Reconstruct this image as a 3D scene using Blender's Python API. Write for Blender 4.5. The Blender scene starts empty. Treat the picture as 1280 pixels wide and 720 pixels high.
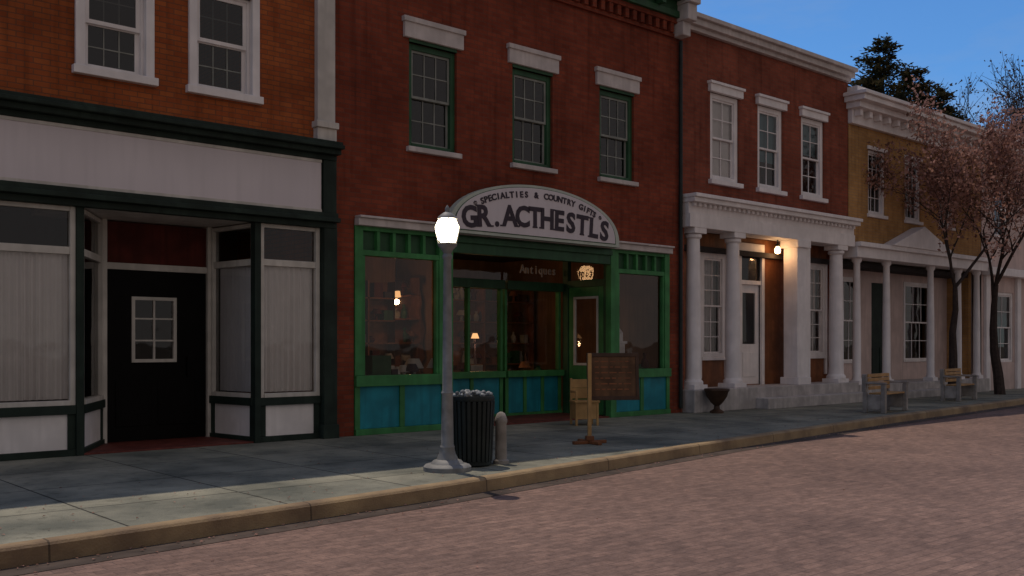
import bpy, math, random
from mathutils import Vector, Matrix, noise
R = math.radians
random.seed(7)
sc = bpy.context.scene
COL = sc.collection

# ------------------------------------------------------------------ materials
def newmat(name):
    m = bpy.data.materials.new(name); m.use_nodes = True
    nt = m.node_tree; nt.nodes.clear()
    out = nt.nodes.new('ShaderNodeOutputMaterial')
    return m, nt, out
def N(nt, t, **kw):
    n = nt.nodes.new(t)
    for k, v in kw.items(): setattr(n, k, v)
    return n
def coords(nt, sx=1, sy=1, sz=1):
    tc = N(nt, 'ShaderNodeTexCoord'); mp = N(nt, 'ShaderNodeMapping')
    mp.inputs['Scale'].default_value = (sx, sy, sz)
    nt.links.new(tc.outputs['Object'], mp.inputs['Vector'])
    return mp.outputs['Vector']
def noise_n(nt, vec, scale, detail=2, rough=.6):
    n = N(nt, 'ShaderNodeTexNoise'); n.inputs['Scale'].default_value = scale
    n.inputs['Detail'].default_value = detail; n.inputs['Roughness'].default_value = rough
    nt.links.new(vec, n.inputs['Vector']); return n.outputs['Fac']
def ramp(nt, fac, p0, p1, c0=(0,0,0,1), c1=(1,1,1,1)):
    r = N(nt, 'ShaderNodeValToRGB')
    r.color_ramp.elements[0].position = p0; r.color_ramp.elements[1].position = p1
    r.color_ramp.elements[0].color = c0; r.color_ramp.elements[1].color = c1
    nt.links.new(fac, r.inputs['Fac']); return r.outputs['Color']
def mix(nt, fac, a, b, mode='MIX'):
    n = N(nt, 'ShaderNodeMix', data_type='RGBA', blend_type=mode)
    for sock, val in ((n.inputs[0], fac), (n.inputs[6], a), (n.inputs[7], b)):
        if isinstance(val, bpy.types.NodeSocket): nt.links.new(val, sock)
        elif isinstance(val, (int, float)): sock.default_value = val
        else: sock.default_value = (*val[:3], 1)
    return n.outputs[2]
def bump(nt, h, strength, dist=.01):
    b = N(nt, 'ShaderNodeBump'); b.inputs['Strength'].default_value = strength
    b.inputs['Distance'].default_value = dist
    nt.links.new(h, b.inputs['Height']); return b.outputs['Normal']
def finish(nt, out, col, rough, normal=None, metallic=0, spec=.5):
    p = N(nt, 'ShaderNodeBsdfPrincipled')
    if isinstance(col, bpy.types.NodeSocket): nt.links.new(col, p.inputs['Base Color'])
    else: p.inputs['Base Color'].default_value = (*col, 1)
    if isinstance(rough, bpy.types.NodeSocket): nt.links.new(rough, p.inputs['Roughness'])
    else: p.inputs['Roughness'].default_value = rough
    p.inputs['Metallic'].default_value = metallic
    p.inputs['Specular IOR Level'].default_value = spec
    if normal: nt.links.new(normal, p.inputs['Normal'])
    nt.links.new(p.outputs[0], out.inputs['Surface']); return p
def sc3(c, k): return tuple(min(1, x*k) for x in c)

def paint(name, col, rough=.6, var=.3, scale=2.5, b=.15, metallic=0, streak=True, spec=.3):
    m, nt, out = newmat(name)
    v = coords(nt); v2 = coords(nt, 6, 6, .5) if streak else coords(nt, 4, 4, 4)
    n1 = noise_n(nt, v, scale); n2 = noise_n(nt, v2, 1.6, 1)
    c = mix(nt, ramp(nt, n1, .35, .7), sc3(col, 1-var), sc3(col, 1+var*.35))
    c = mix(nt, ramp(nt, n2, .45, .8), c, sc3(col, 1-var*1.05))
    nm = None
    if b >= .2:
        n3 = noise_n(nt, v, 60, 0); nm = bump(nt, n3, b, .004)
    finish(nt, out, c, rough, nm, metallic, spec)
    return m

def brick(name, c1, c2, mortar, bw=.21, bh=.075):
    m, nt, out = newmat(name)
    tc = N(nt, 'ShaderNodeTexCoord'); s = N(nt, 'ShaderNodeSeparateXYZ'); cb = N(nt, 'ShaderNodeCombineXYZ')
    nt.links.new(tc.outputs['Object'], s.inputs[0])
    ad = N(nt, 'ShaderNodeMath', operation='ADD')
    nt.links.new(s.outputs[0], ad.inputs[0]); nt.links.new(s.outputs[1], ad.inputs[1])
    nt.links.new(ad.outputs[0], cb.inputs[0]); nt.links.new(s.outputs[2], cb.inputs[1])
    bt = N(nt, 'ShaderNodeTexBrick'); nt.links.new(cb.outputs[0], bt.inputs['Vector'])
    bt.inputs['Color1'].default_value = (*c1, 1); bt.inputs['Color2'].default_value = (*c2, 1)
    bt.inputs['Mortar'].default_value = (*mortar, 1); bt.inputs['Scale'].default_value = 1
    bt.inputs['Mortar Size'].default_value = .007; bt.inputs['Brick Width'].default_value = bw
    bt.inputs['Row Height'].default_value = bh; bt.inputs['Bias'].default_value = -.1
    v = coords(nt); n1 = noise_n(nt, v, .8, 4); n2 = noise_n(nt, coords(nt, 5, 5, .35), 1.2, 2)
    c = mix(nt, ramp(nt, n1, .3, .7), (.62,.6,.6), (1.12,1.1,1.05))
    c = mix(nt, 1.0, bt.outputs['Color'], c, 'MULTIPLY')
    c = mix(nt, ramp(nt, n2, .5, .8), c, mix(nt, 1.0, c, (.6,.58,.58), 'MULTIPLY'))
    inv = N(nt, 'ShaderNodeMath', operation='SUBTRACT'); inv.inputs[0].default_value = 1
    nt.links.new(bt.outputs['Fac'], inv.inputs[1])
    finish(nt, out, c, .9, bump(nt, inv.outputs[0], .5, .008), spec=.12)
    return m

def emis(name, col, st):
    m, nt, out = newmat(name)
    e = N(nt, 'ShaderNodeEmission'); e.inputs[0].default_value = (*col, 1); e.inputs[1].default_value = st
    nt.links.new(e.outputs[0], out.inputs['Surface']); return m

def glassmat(name, tint=.9, extra=.02):
    m, nt, out = newmat(name)
    t = N(nt, 'ShaderNodeBsdfTransparent'); t.inputs[0].default_value = (tint, tint, tint, 1)
    g = N(nt, 'ShaderNodeBsdfGlossy'); g.inputs['Roughness'].default_value = .03
    nb = bump(nt, noise_n(nt, coords(nt), 2.2, 1), .25, .02); nt.links.new(nb, g.inputs['Normal'])
    f = N(nt, 'ShaderNodeFresnel'); f.inputs[0].default_value = 1.5
    ad = N(nt, 'ShaderNodeMath', operation='ADD'); ad.inputs[1].default_value = extra
    nt.links.new(f.outputs[0], ad.inputs[0])
    ms = N(nt, 'ShaderNodeMixShader'); nt.links.new(ad.outputs[0], ms.inputs[0])
    nt.links.new(t.outputs[0], ms.inputs[1]); nt.links.new(g.outputs[0], ms.inputs[2])
    nt.links.new(ms.outputs[0], out.inputs['Surface']); return m

M = {}
M['brick1'] = brick('brick_orange', (.43,.122,.04), (.33,.082,.03), (.22,.09,.05))
M['brick2'] = brick('brick_red', (.285,.068,.038), (.205,.047,.028), (.18,.07,.05))
M['brick3'] = brick('brick_red_brown', (.31,.088,.055), (.225,.062,.04), (.20,.095,.07))
M['brick4'] = brick('brick_tan', (.52,.30,.12), (.44,.24,.09), (.38,.25,.15))
M['stucco'] = paint('stucco_pale', (.66,.52,.48), .85, .2, 1.5, .4)
M['white'] = paint('paint_white', (.85,.80,.79), .55, .13)
M['signwhite'] = paint('sign_panel_white', (.68,.62,.65), .5, .07, .7)
M['cream'] = paint('paint_cream', (.64,.60,.55), .6, .22)
M['rim'] = paint('sign_rim_pale_green', (.50,.55,.48), .6, .15)
M['sashgrey'] = paint('sash_grey', (.30,.31,.28), .6, .28)
M['stone'] = paint('stone_trim', (.62,.56,.54), .8, .2, 3, .4)
M['platform'] = paint('platform_stone', (.52,.48,.46), .85, .3, 3, .4)
M['dkgreen'] = paint('paint_dark_green', (.022,.036,.028), .6, .4, spec=.2)
M['black'] = paint('paint_black', (.005,.004,.004), .6, .3, spec=.1)
M['green'] = paint('paint_green', (.055,.24,.075), .5, .35)
M['greendk'] = paint('paint_green_deep', (.03,.10,.045), .5, .35)  # deeper green paint
M['teal'] = paint('paint_teal', (.015,.24,.31), .5, .3)
M['redpanel'] = paint('panel_oxblood', (.11,.022,.016), .7, .4, spec=.15)
M['wood'] = paint('wood_brown', (.26,.095,.038), .55, .4, 3, .2)
M['woodlt'] = paint('wood_light', (.50,.29,.11), .6, .3, 3, .2)
M['wooddk'] = paint('wood_dark', (.08,.042,.025), .6, .4, 3, .2)
M['curtain'] = paint('curtain_cloth', (.88,.84,.83), .9, .06, 3, .1)
M['shade'] = paint('window_shade', (.90,.86,.85), .9, .05, 2, .1)
M['interior'] = paint('interior_wall', (.28,.145,.075), .8, .4, 1.2, .1)
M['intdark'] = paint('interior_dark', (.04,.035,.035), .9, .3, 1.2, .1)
M['roof'] = paint('roof_felt', (.06,.06,.06), .9, .3, 1.2, .1)
M['metal'] = paint('lamp_metal', (.27,.27,.26), .6, .3, 6, .1, .1)
M['dkmetal'] = paint('metal_dark', (.024,.032,.03), .5, .3, 6, .1, .2)
M['concrete'] = paint('concrete', (.36,.33,.30), .9, .35, 4, .5, streak=False)
M['letters'] = paint('lettering', (.045,.03,.045), .5, .2)
M['chalk'] = paint('chalk_board', (.15,.075,.035), .7, .5, 4, .2)
M['tile'] = paint('entry_tile', (.18,.045,.035), .6, .4, 4, .2, streak=False)
M['bark'] = paint('bark', (.06,.042,.035), .95, .4, 8, .1)
M['glass'] = glassmat('window_glass', .9, .02)
M['glassup'] = glassmat('window_glass_upper', .6, .03)
M['bulb'] = emis('lit_globe', (1, .86, .62), 13)
M['bulb2'] = emis('lit_bulb', (1, .62, .28), 14)
M['bulb3'] = emis('lit_shade', (1, .50, .20), 1.3)

def leafmat(name, c1, c2):
    m, nt, out = newmat(name)
    g = N(nt, 'ShaderNodeNewGeometry')
    c = mix(nt, g.outputs['Random Per Island'], c1, c2)
    d = N(nt, 'ShaderNodeBsdfDiffuse'); t = N(nt, 'ShaderNodeBsdfTranslucent'); ms = N(nt, 'ShaderNodeMixShader')
    ms.inputs[0].default_value = .35
    nt.links.new(c, d.inputs[0]); nt.links.new(c, t.inputs[0])
    nt.links.new(d.outputs[0], ms.inputs[1]); nt.links.new(t.outputs[0], ms.inputs[2])
    nt.links.new(ms.outputs[0], out.inputs['Surface']); return m
M['blossom'] = leafmat('blossom', (.60,.34,.27), (.16,.085,.06))
M['needles'] = leafmat('needles', (.035,.038,.018), (.085,.062,.03))
M['twigs'] = leafmat('dry_leaves', (.12,.075,.05), (.06,.04,.03))

# ------------------------------------------------------------------ geometry helpers
def empty(name, loc=(0,0,0), rz=0):
    e = bpy.data.objects.new(name, None); e.location = loc; e.rotation_euler = (0,0,rz)
    COL.objects.link(e); e.empty_display_size = .2
    return e
class Acc:
    """collects pieces into one part mesh; vertices given in world space (or parent-local when local=True)"""
    def __init__(s, name, mat, parent, bevel=0, smooth=False, local=False):
        s.n, s.m, s.p, s.b, s.s, s.l = name, mat, parent, bevel, smooth, local
        s.v, s.f = [], []
    def add(s, vs, fs, T=None):
        o = len(s.v)
        for q in vs:
            q = Vector(q)
            if T is not None: q = T @ q
            s.v.append(q[:])
        s.f += [tuple(o+i for i in f) for f in fs]
    def box(s, x0, x1, y0, y1, z0, z1, T=None):
        s.add([(x0,y0,z0),(x1,y0,z0),(x1,y1,z0),(x0,y1,z0),(x0,y0,z1),(x1,y0,z1),(x1,y1,z1),(x0,y1,z1)],
              [(0,3,2,1),(4,5,6,7),(0,1,5,4),(1,2,6,5),(2,3,7,6),(3,0,4,7)], T)
    def quad(s, a, b, c, d, T=None): s.add([a,b,c,d], [(0,1,2,3)], T)
    def lathe(s, cx, cy, prof, n=20, T=None):
        vs, fs = [], []
        for r, z in prof:
            for i in range(n):
                a = 2*math.pi*i/n; vs.append((cx+r*math.cos(a), cy+r*math.sin(a), z))
        for j in range(len(prof)-1):
            for i in range(n):
                k = (i+1) % n; fs.append((j*n+i, j*n+k, (j+1)*n+k, (j+1)*n+i))
        fs.append(tuple(reversed(range(n)))); fs.append(tuple((len(prof)-1)*n+i for i in range(n)))
        s.add(vs, fs, T)
    def done(s):
        if not s.v: return None
        me = bpy.data.meshes.new(s.n); me.from_pydata(s.v, [], s.f); me.update()
        o = bpy.data.objects.new(s.n, me); COL.objects.link(o)
        o.data.materials.append(s.m)
        if s.s:
            for p in me.polygons: p.use_smooth = True
            try: me.set_sharp_from_angle(angle=R(40))
            except Exception: pass
        if s.p:
            o.parent = s.p
            if not s.l: o.location = -s.p.location
        if s.b:
            b = o.modifiers.new('bevel', 'BEVEL'); b.width = s.b; b.segments = 2; b.limit_method = 'ANGLE'
        return o
def seg(p0, p1):
    p0 = Vector((*p0, 0)); p1 = Vector((*p1, 0)); d = (p1-p0); L = d.length; d.normalize()
    n = Vector((-d.y, d.x, 0))
    T = Matrix(((d.x, n.x, 0, p0.x), (d.y, n.y, 0, p0.y), (0,0,1,0), (0,0,0,1)))
    return T, L

def wall(acc, x0, x1, z0, z1, y, th, ops):
    xs = sorted({x0, x1, *[o[0] for o in ops], *[o[1] for o in ops]})
    zs = sorted({z0, z1, *[o[2] for o in ops], *[o[3] for o in ops]})
    for i in range(len(xs)-1):
        for j in range(len(zs)-1):
            cx, cz = (xs[i]+xs[i+1])/2, (zs[j]+zs[j+1])/2
            if any(o[0] < cx < o[1] and o[2] < cz < o[3] for o in ops): continue
            a, b, c, d = xs[i], xs[i+1], zs[j], zs[j+1]
            acc.quad((a,y,c),(b,y,c),(b,y,d),(a,y,d))
            acc.quad((b,y+th,c),(a,y+th,c),(a,y+th,d),(b,y+th,d))
    for a, b, c, d in ops:
        acc.quad((a,y,c),(a,y,d),(a,y+th,d),(a,y+th,c))
        acc.quad((b,y,c),(b,y+th,c),(b,y+th,d),(b,y,d))
        acc.quad((a,y,c),(a,y+th,c),(b,y+th,c),(b,y,c))
        acc.quad((a,y,d),(b,y,d),(b,y+th,d),(a,y+th,d))
    acc.quad((x0,y,z0),(x1,y,z0),(x1,y+th,z0),(x0,y+th,z0))
    acc.quad((x0,y,z1),(x0,y+th,z1),(x1,y+th,z1),(x1,y,z1))

def shell(name, parent, x0, x1, y0, y1, z1, mat):
    a = Acc(name, mat, parent)
    e = .012
    a.box(x0+e, x0+.2, y0, y1, -.1, z1)
    a.box(x1-.2, x1-e, y0, y1, -.1, z1)
    a.box(x0+.2, x1-.2, y1-.2, y1, -.1, z1)
    a.done()
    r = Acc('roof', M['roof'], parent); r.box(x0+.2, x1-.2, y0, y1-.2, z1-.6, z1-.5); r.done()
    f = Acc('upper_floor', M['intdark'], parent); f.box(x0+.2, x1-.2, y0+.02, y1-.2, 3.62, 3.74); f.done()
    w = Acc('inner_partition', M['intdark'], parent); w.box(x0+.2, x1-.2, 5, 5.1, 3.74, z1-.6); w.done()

def sash_window(fr, sa, gl, x0, x1, z0, z1, y, nx=3, nz=2, fw=.07, r=.042):
    fr.box(x0, x0+fw, y, y+.14, z0, z1); fr.box(x1-fw, x1, y, y+.14, z0, z1)
    fr.box(x0+fw, x1-fw, y+.002, y+.14, z1-fw, z1); fr.box(x0+fw, x1-fw, y-.01, y+.14, z0, z0+fw*.8)
    a, b, c, d = x0+fw, x1-fw, z0+fw*.8, z1-fw; mid = (c+d)/2
    for (lo, hi, yy) in ((mid-.02, d, y+.03), (c, mid+.02, y+.075)):
        sa.box(a, a+r, yy, yy+.04, lo, hi); sa.box(b-r, b, yy, yy+.04, lo, hi)
        sa.box(a+r, b-r, yy, yy+.04, lo, lo+r); sa.box(a+r, b-r, yy, yy+.04, hi-r, hi)
        for i in range(1, nx):
            xx = a+r+(b-a-2*r)*i/nx; sa.box(xx-.01, xx+.01, yy+.006, yy+.034, lo+r, hi-r)
        for j in range(1, nz):
            zz = lo+r+(hi-lo-2*r)*j/nz; sa.box(a+r, b-r, yy+.008, yy+.032, zz-.01, zz+.01)
        gl.quad((a+r,yy+.02,lo+r),(b-r,yy+.02,lo+r),(b-r,yy+.02,hi-r),(a+r,yy+.02,hi-r))

def drape(acc, x0, x1, z0, z1, y, T=None, pitch=.095, amp=.03, seed=0):
    n = max(8, int((x1-x0)/pitch*6)); vs, fs = [], []
    for i in range(n+1):
        x = x0+(x1-x0)*i/n
        a = amp*math.sin(2*math.pi*(x-x0)/pitch + .8*math.sin(x*5+seed))*(.75+.25*math.sin(x*11+seed))
        vs += [(x, y+a*.7, z1), (x+.01*math.sin(x*9), y+a*1.2, z0)]
    for i in range(n): fs.append((2*i+1, 2*i+3, 2*i+2, 2*i))
    acc.add(vs, fs, T)

# ------------------------------------------------------------------ ground, road, sidewalk, kerb
KP = [(-40,-7.4),(-10,-6.7),(2,-6.0),(6.5,-5.5),(12.8,-4.5),(20,-3.6),(28.9,-2.75),(45,-2.2),(120,-2.0)]
def slab_mat():
    m, nt, out = newmat('sidewalk_slabs')
    bt = N(nt, 'ShaderNodeTexBrick'); nt.links.new(coords(nt), bt.inputs['Vector'])
    bt.offset = 0; bt.inputs['Scale'].default_value = 1; bt.inputs['Brick Width'].default_value = 1.55
    bt.inputs['Row Height'].default_value = 1.5; bt.inputs['Mortar Size'].default_value = .012
    bt.inputs['Color1'].default_value = (.25,.255,.215,1); bt.inputs['Color2'].default_value = (.33,.325,.265,1)
    bt.inputs['Mortar'].default_value = (.07,.07,.06,1)
    n1 = noise_n(nt, coords(nt), .9, 5); n2 = noise_n(nt, coords(nt), 7, 4); n3 = noise_n(nt, coords(nt), 90, 0)
    c = mix(nt, ramp(nt, n1, .35, .68), (.45,.47,.46), (1.12,1.08,1.0))
    c = mix(nt, 1.0, bt.outputs['Color'], c, 'MULTIPLY')
    c = mix(nt, ramp(nt, n2, .55, .72), c, mix(nt, 1.0, c, (.6,.6,.58), 'MULTIPLY'))
    fine = mix(nt, n3, (.75,.75,.75), (1.2,1.2,1.2)); c = mix(nt, 1.0, c, fine, 'MULTIPLY')
    finish(nt, out, c, .85, bump(nt, n3, .35, .005), spec=.2); return m
def road_mat():
    m, nt, out = newmat('road_surface')
    v = coords(nt)
    bt = N(nt, 'ShaderNodeTexBrick'); nt.links.new(v, bt.inputs['Vector'])
    bt.inputs['Scale'].default_value = 1; bt.inputs['Brick Width'].default_value = .22
    bt.inputs['Row Height'].default_value = .11; bt.inputs['Mortar Size'].default_value = .006
    bt.inputs['Color1'].default_value = (.275,.18,.143,1); bt.inputs['Color2'].default_value = (.205,.137,.112,1)
    bt.inputs['Mortar'].default_value = (.14,.098,.085,1); bt.inputs['Mortar Smooth'].default_value = .6
    n1 = noise_n(nt, v, .35, 5, .65); n2 = noise_n(nt, coords(nt, 1, 1.6, 1), 6.5, 5, .75); n3 = noise_n(nt, v, 70, 1)
    c = mix(nt, 1.0, bt.outputs['Color'], mix(nt, ramp(nt, n1, .3, .7), (.7,.69,.7), (1.12,1.1,1.08)), 'MULTIPLY')
    c = mix(nt, 1.0, c, mix(nt, ramp(nt, n2, .3, .72), (.62,.60,.60), (1.35,1.33,1.3)), 'MULTIPLY')
    c = mix(nt, 1.0, c, mix(nt, n3, (.7,.7,.7), (1.25,1.25,1.25)), 'MULTIPLY')
    finish(nt, out, c, .85, bump(nt, n3, .4, .01), spec=.2); return m
def kerb_mat():
    m, nt, out = newmat('kerb_stone')
    v = coords(nt); n1 = noise_n(nt, v, 1.6, 5); n3 = noise_n(nt, v, 60, 0)
    c = mix(nt, ramp(nt, n1, .35, .65), (.19,.125,.07), (.38,.265,.135))
    bt = N(nt, 'ShaderNodeTexBrick'); nt.links.new(v, bt.inputs['Vector']); bt.offset = 0
    bt.inputs['Scale'].default_value = 1; bt.inputs['Brick Width'].default_value = 2.4; bt.inputs['Row Height'].default_value = 50
    bt.inputs['Mortar Size'].default_value = .009
    bt.inputs['Color1'].default_value = bt.inputs['Color2'].default_value = (1,1,1,1); bt.inputs['Mortar'].default_value = (.4,.4,.4,1)
    c = mix(nt, 1.0, c, bt.outputs['Color'], 'MULTIPLY')
    finish(nt, out, c, .85, bump(nt, n3, .5, .006)); return m
def flat(name, pts, z, mat):
    me = bpy.data.meshes.new(name); me.from_pydata([(x,y,z) for x,y in pts], [], [tuple(range(len(pts)))]); me.update()
    o = bpy.data.objects.new(name, me); COL.objects.link(o); me.materials.append(mat); return o
flat('ground', [(-600,-600),(900,-600),(900,900),(-600,900)], -.162, paint('ground_soil', (.14,.11,.075), .95, .4, .2, .1, streak=False))
flat('road', [(-120,-16),(120,-16)]+[(x,y) for x,y in reversed(KP)]+[(-120,-7.4)], -.15, road_mat())
a = Acc('sidewalk', slab_mat(), None)
for (xa,ya),(xb,yb) in zip(KP[:-1], KP[1:]):
    a.quad((xa,ya+.16,0),(xb,yb+.16,0),(xb,14,0),(xa,14,0))
a.done()
a = Acc('kerb', kerb_mat(), None)
prof = [(0,-.16),(.012,-.02),(.03,.0),(.05,.008),(.16,.008),(.16,-.16)]
vs = [(x,y+dy,z) for x,y in KP for dy,z in prof]; n = len(prof)
fs = [(i*n+j, (i+1)*n+j, (i+1)*n+j+1, i*n+j+1) for i in range(len(KP)-1) for j in range(n-1)]
a.add(vs, fs); a.done()
a = Acc('gutter', paint('gutter_dark', (.10,.072,.055), .9, .5, 1.5, .3, streak=False), None)
for (xa,ya),(xb,yb) in zip(KP[:-1], KP[1:]):
    a.quad((xa,ya-.28,-.146),(xb,yb-.28,-.146),(xb,yb,-.146),(xa,ya,-.146))
a.done()
# scattered fallen petals / leaf litter, mostly along the gutter and wall foot
a = Acc('leaf_litter', M['blossom'], None); rl = random.Random(5)
def kerb_y(x):
    for (xa,ya),(xb,yb) in zip(KP[:-1], KP[1:]):
        if xa <= x <= xb: return ya+(yb-ya)*(x-xa)/(xb-xa)
for i in range(900):
    x = rl.uniform(1,34); t = rl.random()
    if t < .45: y, z = kerb_y(x)-abs(rl.gauss(0,.14))-.02, -.138
    elif t < .6: y, z = kerb_y(x)-rl.uniform(0,4), -.142
    else: y, z = kerb_y(x)+.2+abs(rl.gauss(0,1.2)), .008
    if z > 0 and y > -.9: continue
    s_ = rl.uniform(.010,.022); an = rl.uniform(0,6.28); c_, n_ = math.cos(an)*s_, math.sin(an)*s_
    a.quad((x-c_,y-n_,z),(x+n_*.6,y-c_*.6,z+.006),(x+c_,y+n_,z+.003),(x-n_*.6,y+c_*.6,z+.008))
a.done()

# ------------------------------------------------------------------ building 0 (added unseen neighbour, kept low so sun reaches the sidewalk)
B = empty('unseen_low_shop', (-3,0,0))
w = Acc('front_wall', M['brick3'], B); wall(w, -9, 2.9, 0, 4.8, 0, .3, [(-6,-4,.8,2.8),(-1.8,0.6,.8,2.8)]); w.done()
g = Acc('window_glass', M['glass'], B); g.quad((-6,.15,.8),(-4,.15,.8),(-4,.15,2.8),(-6,.15,2.8)); g.quad((-1.8,.15,.8),(.6,.15,.8),(.6,.15,2.8),(-1.8,.15,2.8)); g.done()
shell('body_walls', B, -9, 2.9, .3, 12, 4.8, M['brick3'])

# ------------------------------------------------------------------ building 1 : orange brick, white fascia
B = empty('orange_brick_storefront', (5.8,0,0))
X0, X1 = 2.92, 8.53
w = Acc('upper_brick_wall', M['brick1'], B)
wins = [(4.53,5.56,5.24,6.56),(6.11,7.18,5.24,6.70)]
wall(w, X0, X1, 4.60, 9.3, 0, .3, wins); w.done()
shell('body_walls', B, X0, X1, .3, 12, 9.3, M['brick1'])
fr, sa, gl = Acc('window_frames', M['white'], B, .006), Acc('window_sashes', M['white'], B), Acc('upper_window_glass', M['glassup'], B)
for q in wins:
    fr.box(q[0]-.02, q[0]+.1, -.05, .12, q[2], q[3]+.12); fr.box(q[1]-.1, q[1]+.02, -.05, .12, q[2], q[3]+.12)
    fr.box(q[0]-.06, q[1]+.06, -.1, .12, q[2]-.11, q[2]); fr.box(q[0]-.05, q[1]+.05, -.08, 0.1, q[3]+.122, q[3]+.26)
    fr.box(q[0]+.1, q[1]-.1, -.03, .1, q[3], q[3]+.12)
    sash_window(fr, sa, gl, q[0]+.1, q[1]-.1, q[2], q[3], .05, 1, 1, .04, .055)
fr.done(); sa.done(); gl.done()
mu = Acc('window_muntins', M['sashgrey'], B)
for q in wins:
    for i in (1,2):
        xx = q[0]+.2+(q[1]-q[0]-.4)*i/3; mu.box(xx-.008,xx+.008,.135,.15,q[2]+.1,q[3]-.1)
    for j in (1,3):
        zz = q[2]+(q[3]-q[2])*j/4; mu.box(q[0]+.2,q[1]-.2,.136,.149,zz-.008,zz+.008)
mu.done()
c = Acc('cornice', M['dkgreen'], B, .008)
c.box(X0, X1-.02, -.12, 0.02, 4.42, 4.50); c.box(X0, X1-.01, -.24, 0.02, 4.502, 4.58); c.box(X0, X1-.005, -.34, .02, 4.582, 4.64); c.box(X0, X1-.003, -.28, .02, 4.642, 4.70)
c.box(X0, X1-.02, -.16, .02, 3.50, 3.58); c.box(X0, X1-.02, -.24, .02, 3.43, 3.498); c.box(X0, X1-.02, -.12, .02, 3.34, 3.428)
c.box(8.27, 8.51, -.13, .02, 0, 3.338); c.box(8.27, 8.51, -.11, .02, 3.582, 4.418)
c.box(8.24, 8.53, -.16, .02, 0, .22)
c.done()
c = Acc('fascia_sign_board', M['signwhite'], B, .006); c.box(X0, 8.25, -.075, .02, 3.60, 4.40); c.done()
c = Acc('fascia_frame', M['cream'], B); c.box(X0, 8.25, -.09, -.076, 3.582, 3.63); c.box(X0, 8.25, -.09, -.076, 4.37, 4.415); c.done()
c = Acc('corner_pilaster', M['cream'], B, .008); c.box(8.17, 8.49, -.1, .02, 5.02, 9.2); c.box(8.12, 8.52, -.17, .02, 4.92, 5.02); c.box(8.15, 8.5, -.13, .02, 4.70, 4.92); c.done()
dk, wh, pn, g2, cu = (Acc('storefront_base_frame', M['dkgreen'], B, .005), Acc('storefront_frame', M['cream'], B, .005),
    Acc('bulkhead_panels', M['white'], B), Acc('storefront_glass', M['glass'], B), Acc('curtains', M['curtain'], B))
def sf1(p0, p1, curt=True, e0=.07, e1=.07):
    T, L = seg(p0, p1)
    dk.box(0, L, -.03, .14, 0, .09, T); dk.box(0, L, -.04, .15, .56, .68, T)
    dk.box(0, .10, -.01, .12, .09, .56, T); dk.box(L-.10, L, -.01, .12, .09, .56, T)
    pn.box(.10, L-.10, .015, .1, .09, .56, T)
    for a_, b_ in ((0, e0), (L-e1, L)): wh.box(a_, b_, -.012, .1, .68, 3.34, T)
    wh.box(e0, L-e1, -.03, .1, .68, .745, T); wh.box(e0, L-e1, 0, .1, 2.70, 2.80, T); wh.box(e0, L-e1, 0, .1, 3.28, 3.34, T)
    g2.quad((e0,.05,.745),(L-e1,.05,.745),(L-e1,.05,2.7),(e0,.05,2.7), T)
    g2.quad((e0,.05,2.8),(L-e1,.05,2.8),(L-e1,.05,3.28),(e0,.05,3.28), T)
    if curt: drape(cu, e0, L-e1, .76, 2.72, .115, T, seed=p0[0])
sf1((2.98,0), (4.52,0)); 
sf1((4.62,.03), (5.30,1.2), False)
sf1((6.99,1.2), (7.14,.03))
sf1((7.22,0), (8.26,0))
dk.box(4.52, 4.62, -.05, .1, 0, 3.34); dk.box(7.12, 7.22, -.05, .1, 0, 3.34)
c = Acc('entry_soffit', M['cream'], B); c.box(4.4, 7.3, .02, 1.5, 3.36, 3.42); c.done()
c = Acc('entry_floor', M['tile'], B); c.box(4.5, 7.25, .0, 1.3, .0, .025); c.done()
c = Acc('transom_panel', M['redpanel'], B); c.box(5.36, 6.93, 1.24, 1.3, 2.72, 3.34); c.done()
wh.box(5.29, 5.36, 1.18, 1.32, 0, 3.36); wh.box(6.93, 7.0, 1.18, 1.32, 0, 3.36); wh.box(5.36, 6.93, 1.2, 1.32, 2.62, 2.72)
c = Acc('door', M['black'], B, .008)
wall(c, 5.36, 6.93, .03, 2.62, 1.25, .05, [(5.76,6.42,1.24,2.2)])
for a_, b_ in ((5.5,6.05),(6.15,6.75)): c.box(a_, b_, 1.235, 1.25, .25, .95)
c.box(6.60, 6.64, 1.19, 1.25, 1.0, 1.3)
c.done()
c = Acc('door_window_frame', M['cream'], B)
x0,x1,z0,z1 = 5.74,6.44,1.22,2.22
c.box(x0,x0+.05,1.22,1.29,z0,z1); c.box(x1-.05,x1,1.22,1.29,z0,z1); c.box(x0+.05,x1-.05,1.22,1.29,z0,z0+.05); c.box(x0+.05,x1-.05,1.22,1.29,z1-.05,z1)
c.box((x0+x1)/2-.015,(x0+x1)/2+.015,1.235,1.28,z0+.05,z1-.05)
for t in (1/3,2/3): c.box(x0+.05,x1-.05,1.238,1.277,z0+(z1-z0)*t-.012,z0+(z1-z0)*t+.012)
c.done()
g2.quad((x0,1.262,z0),(x1,1.262,z0),(x1,1.262,z1),(x0,1.262,z1))
for q in (dk, wh, pn, g2, cu): q.done()
c = Acc('shop_interior', M['intdark'], B); c.box(3.12, 8.33, 3.0, 3.1, 0, 3.6); c.box(3.12,8.33,.3,12-.2,-.05,-.01); c.done()

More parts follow.
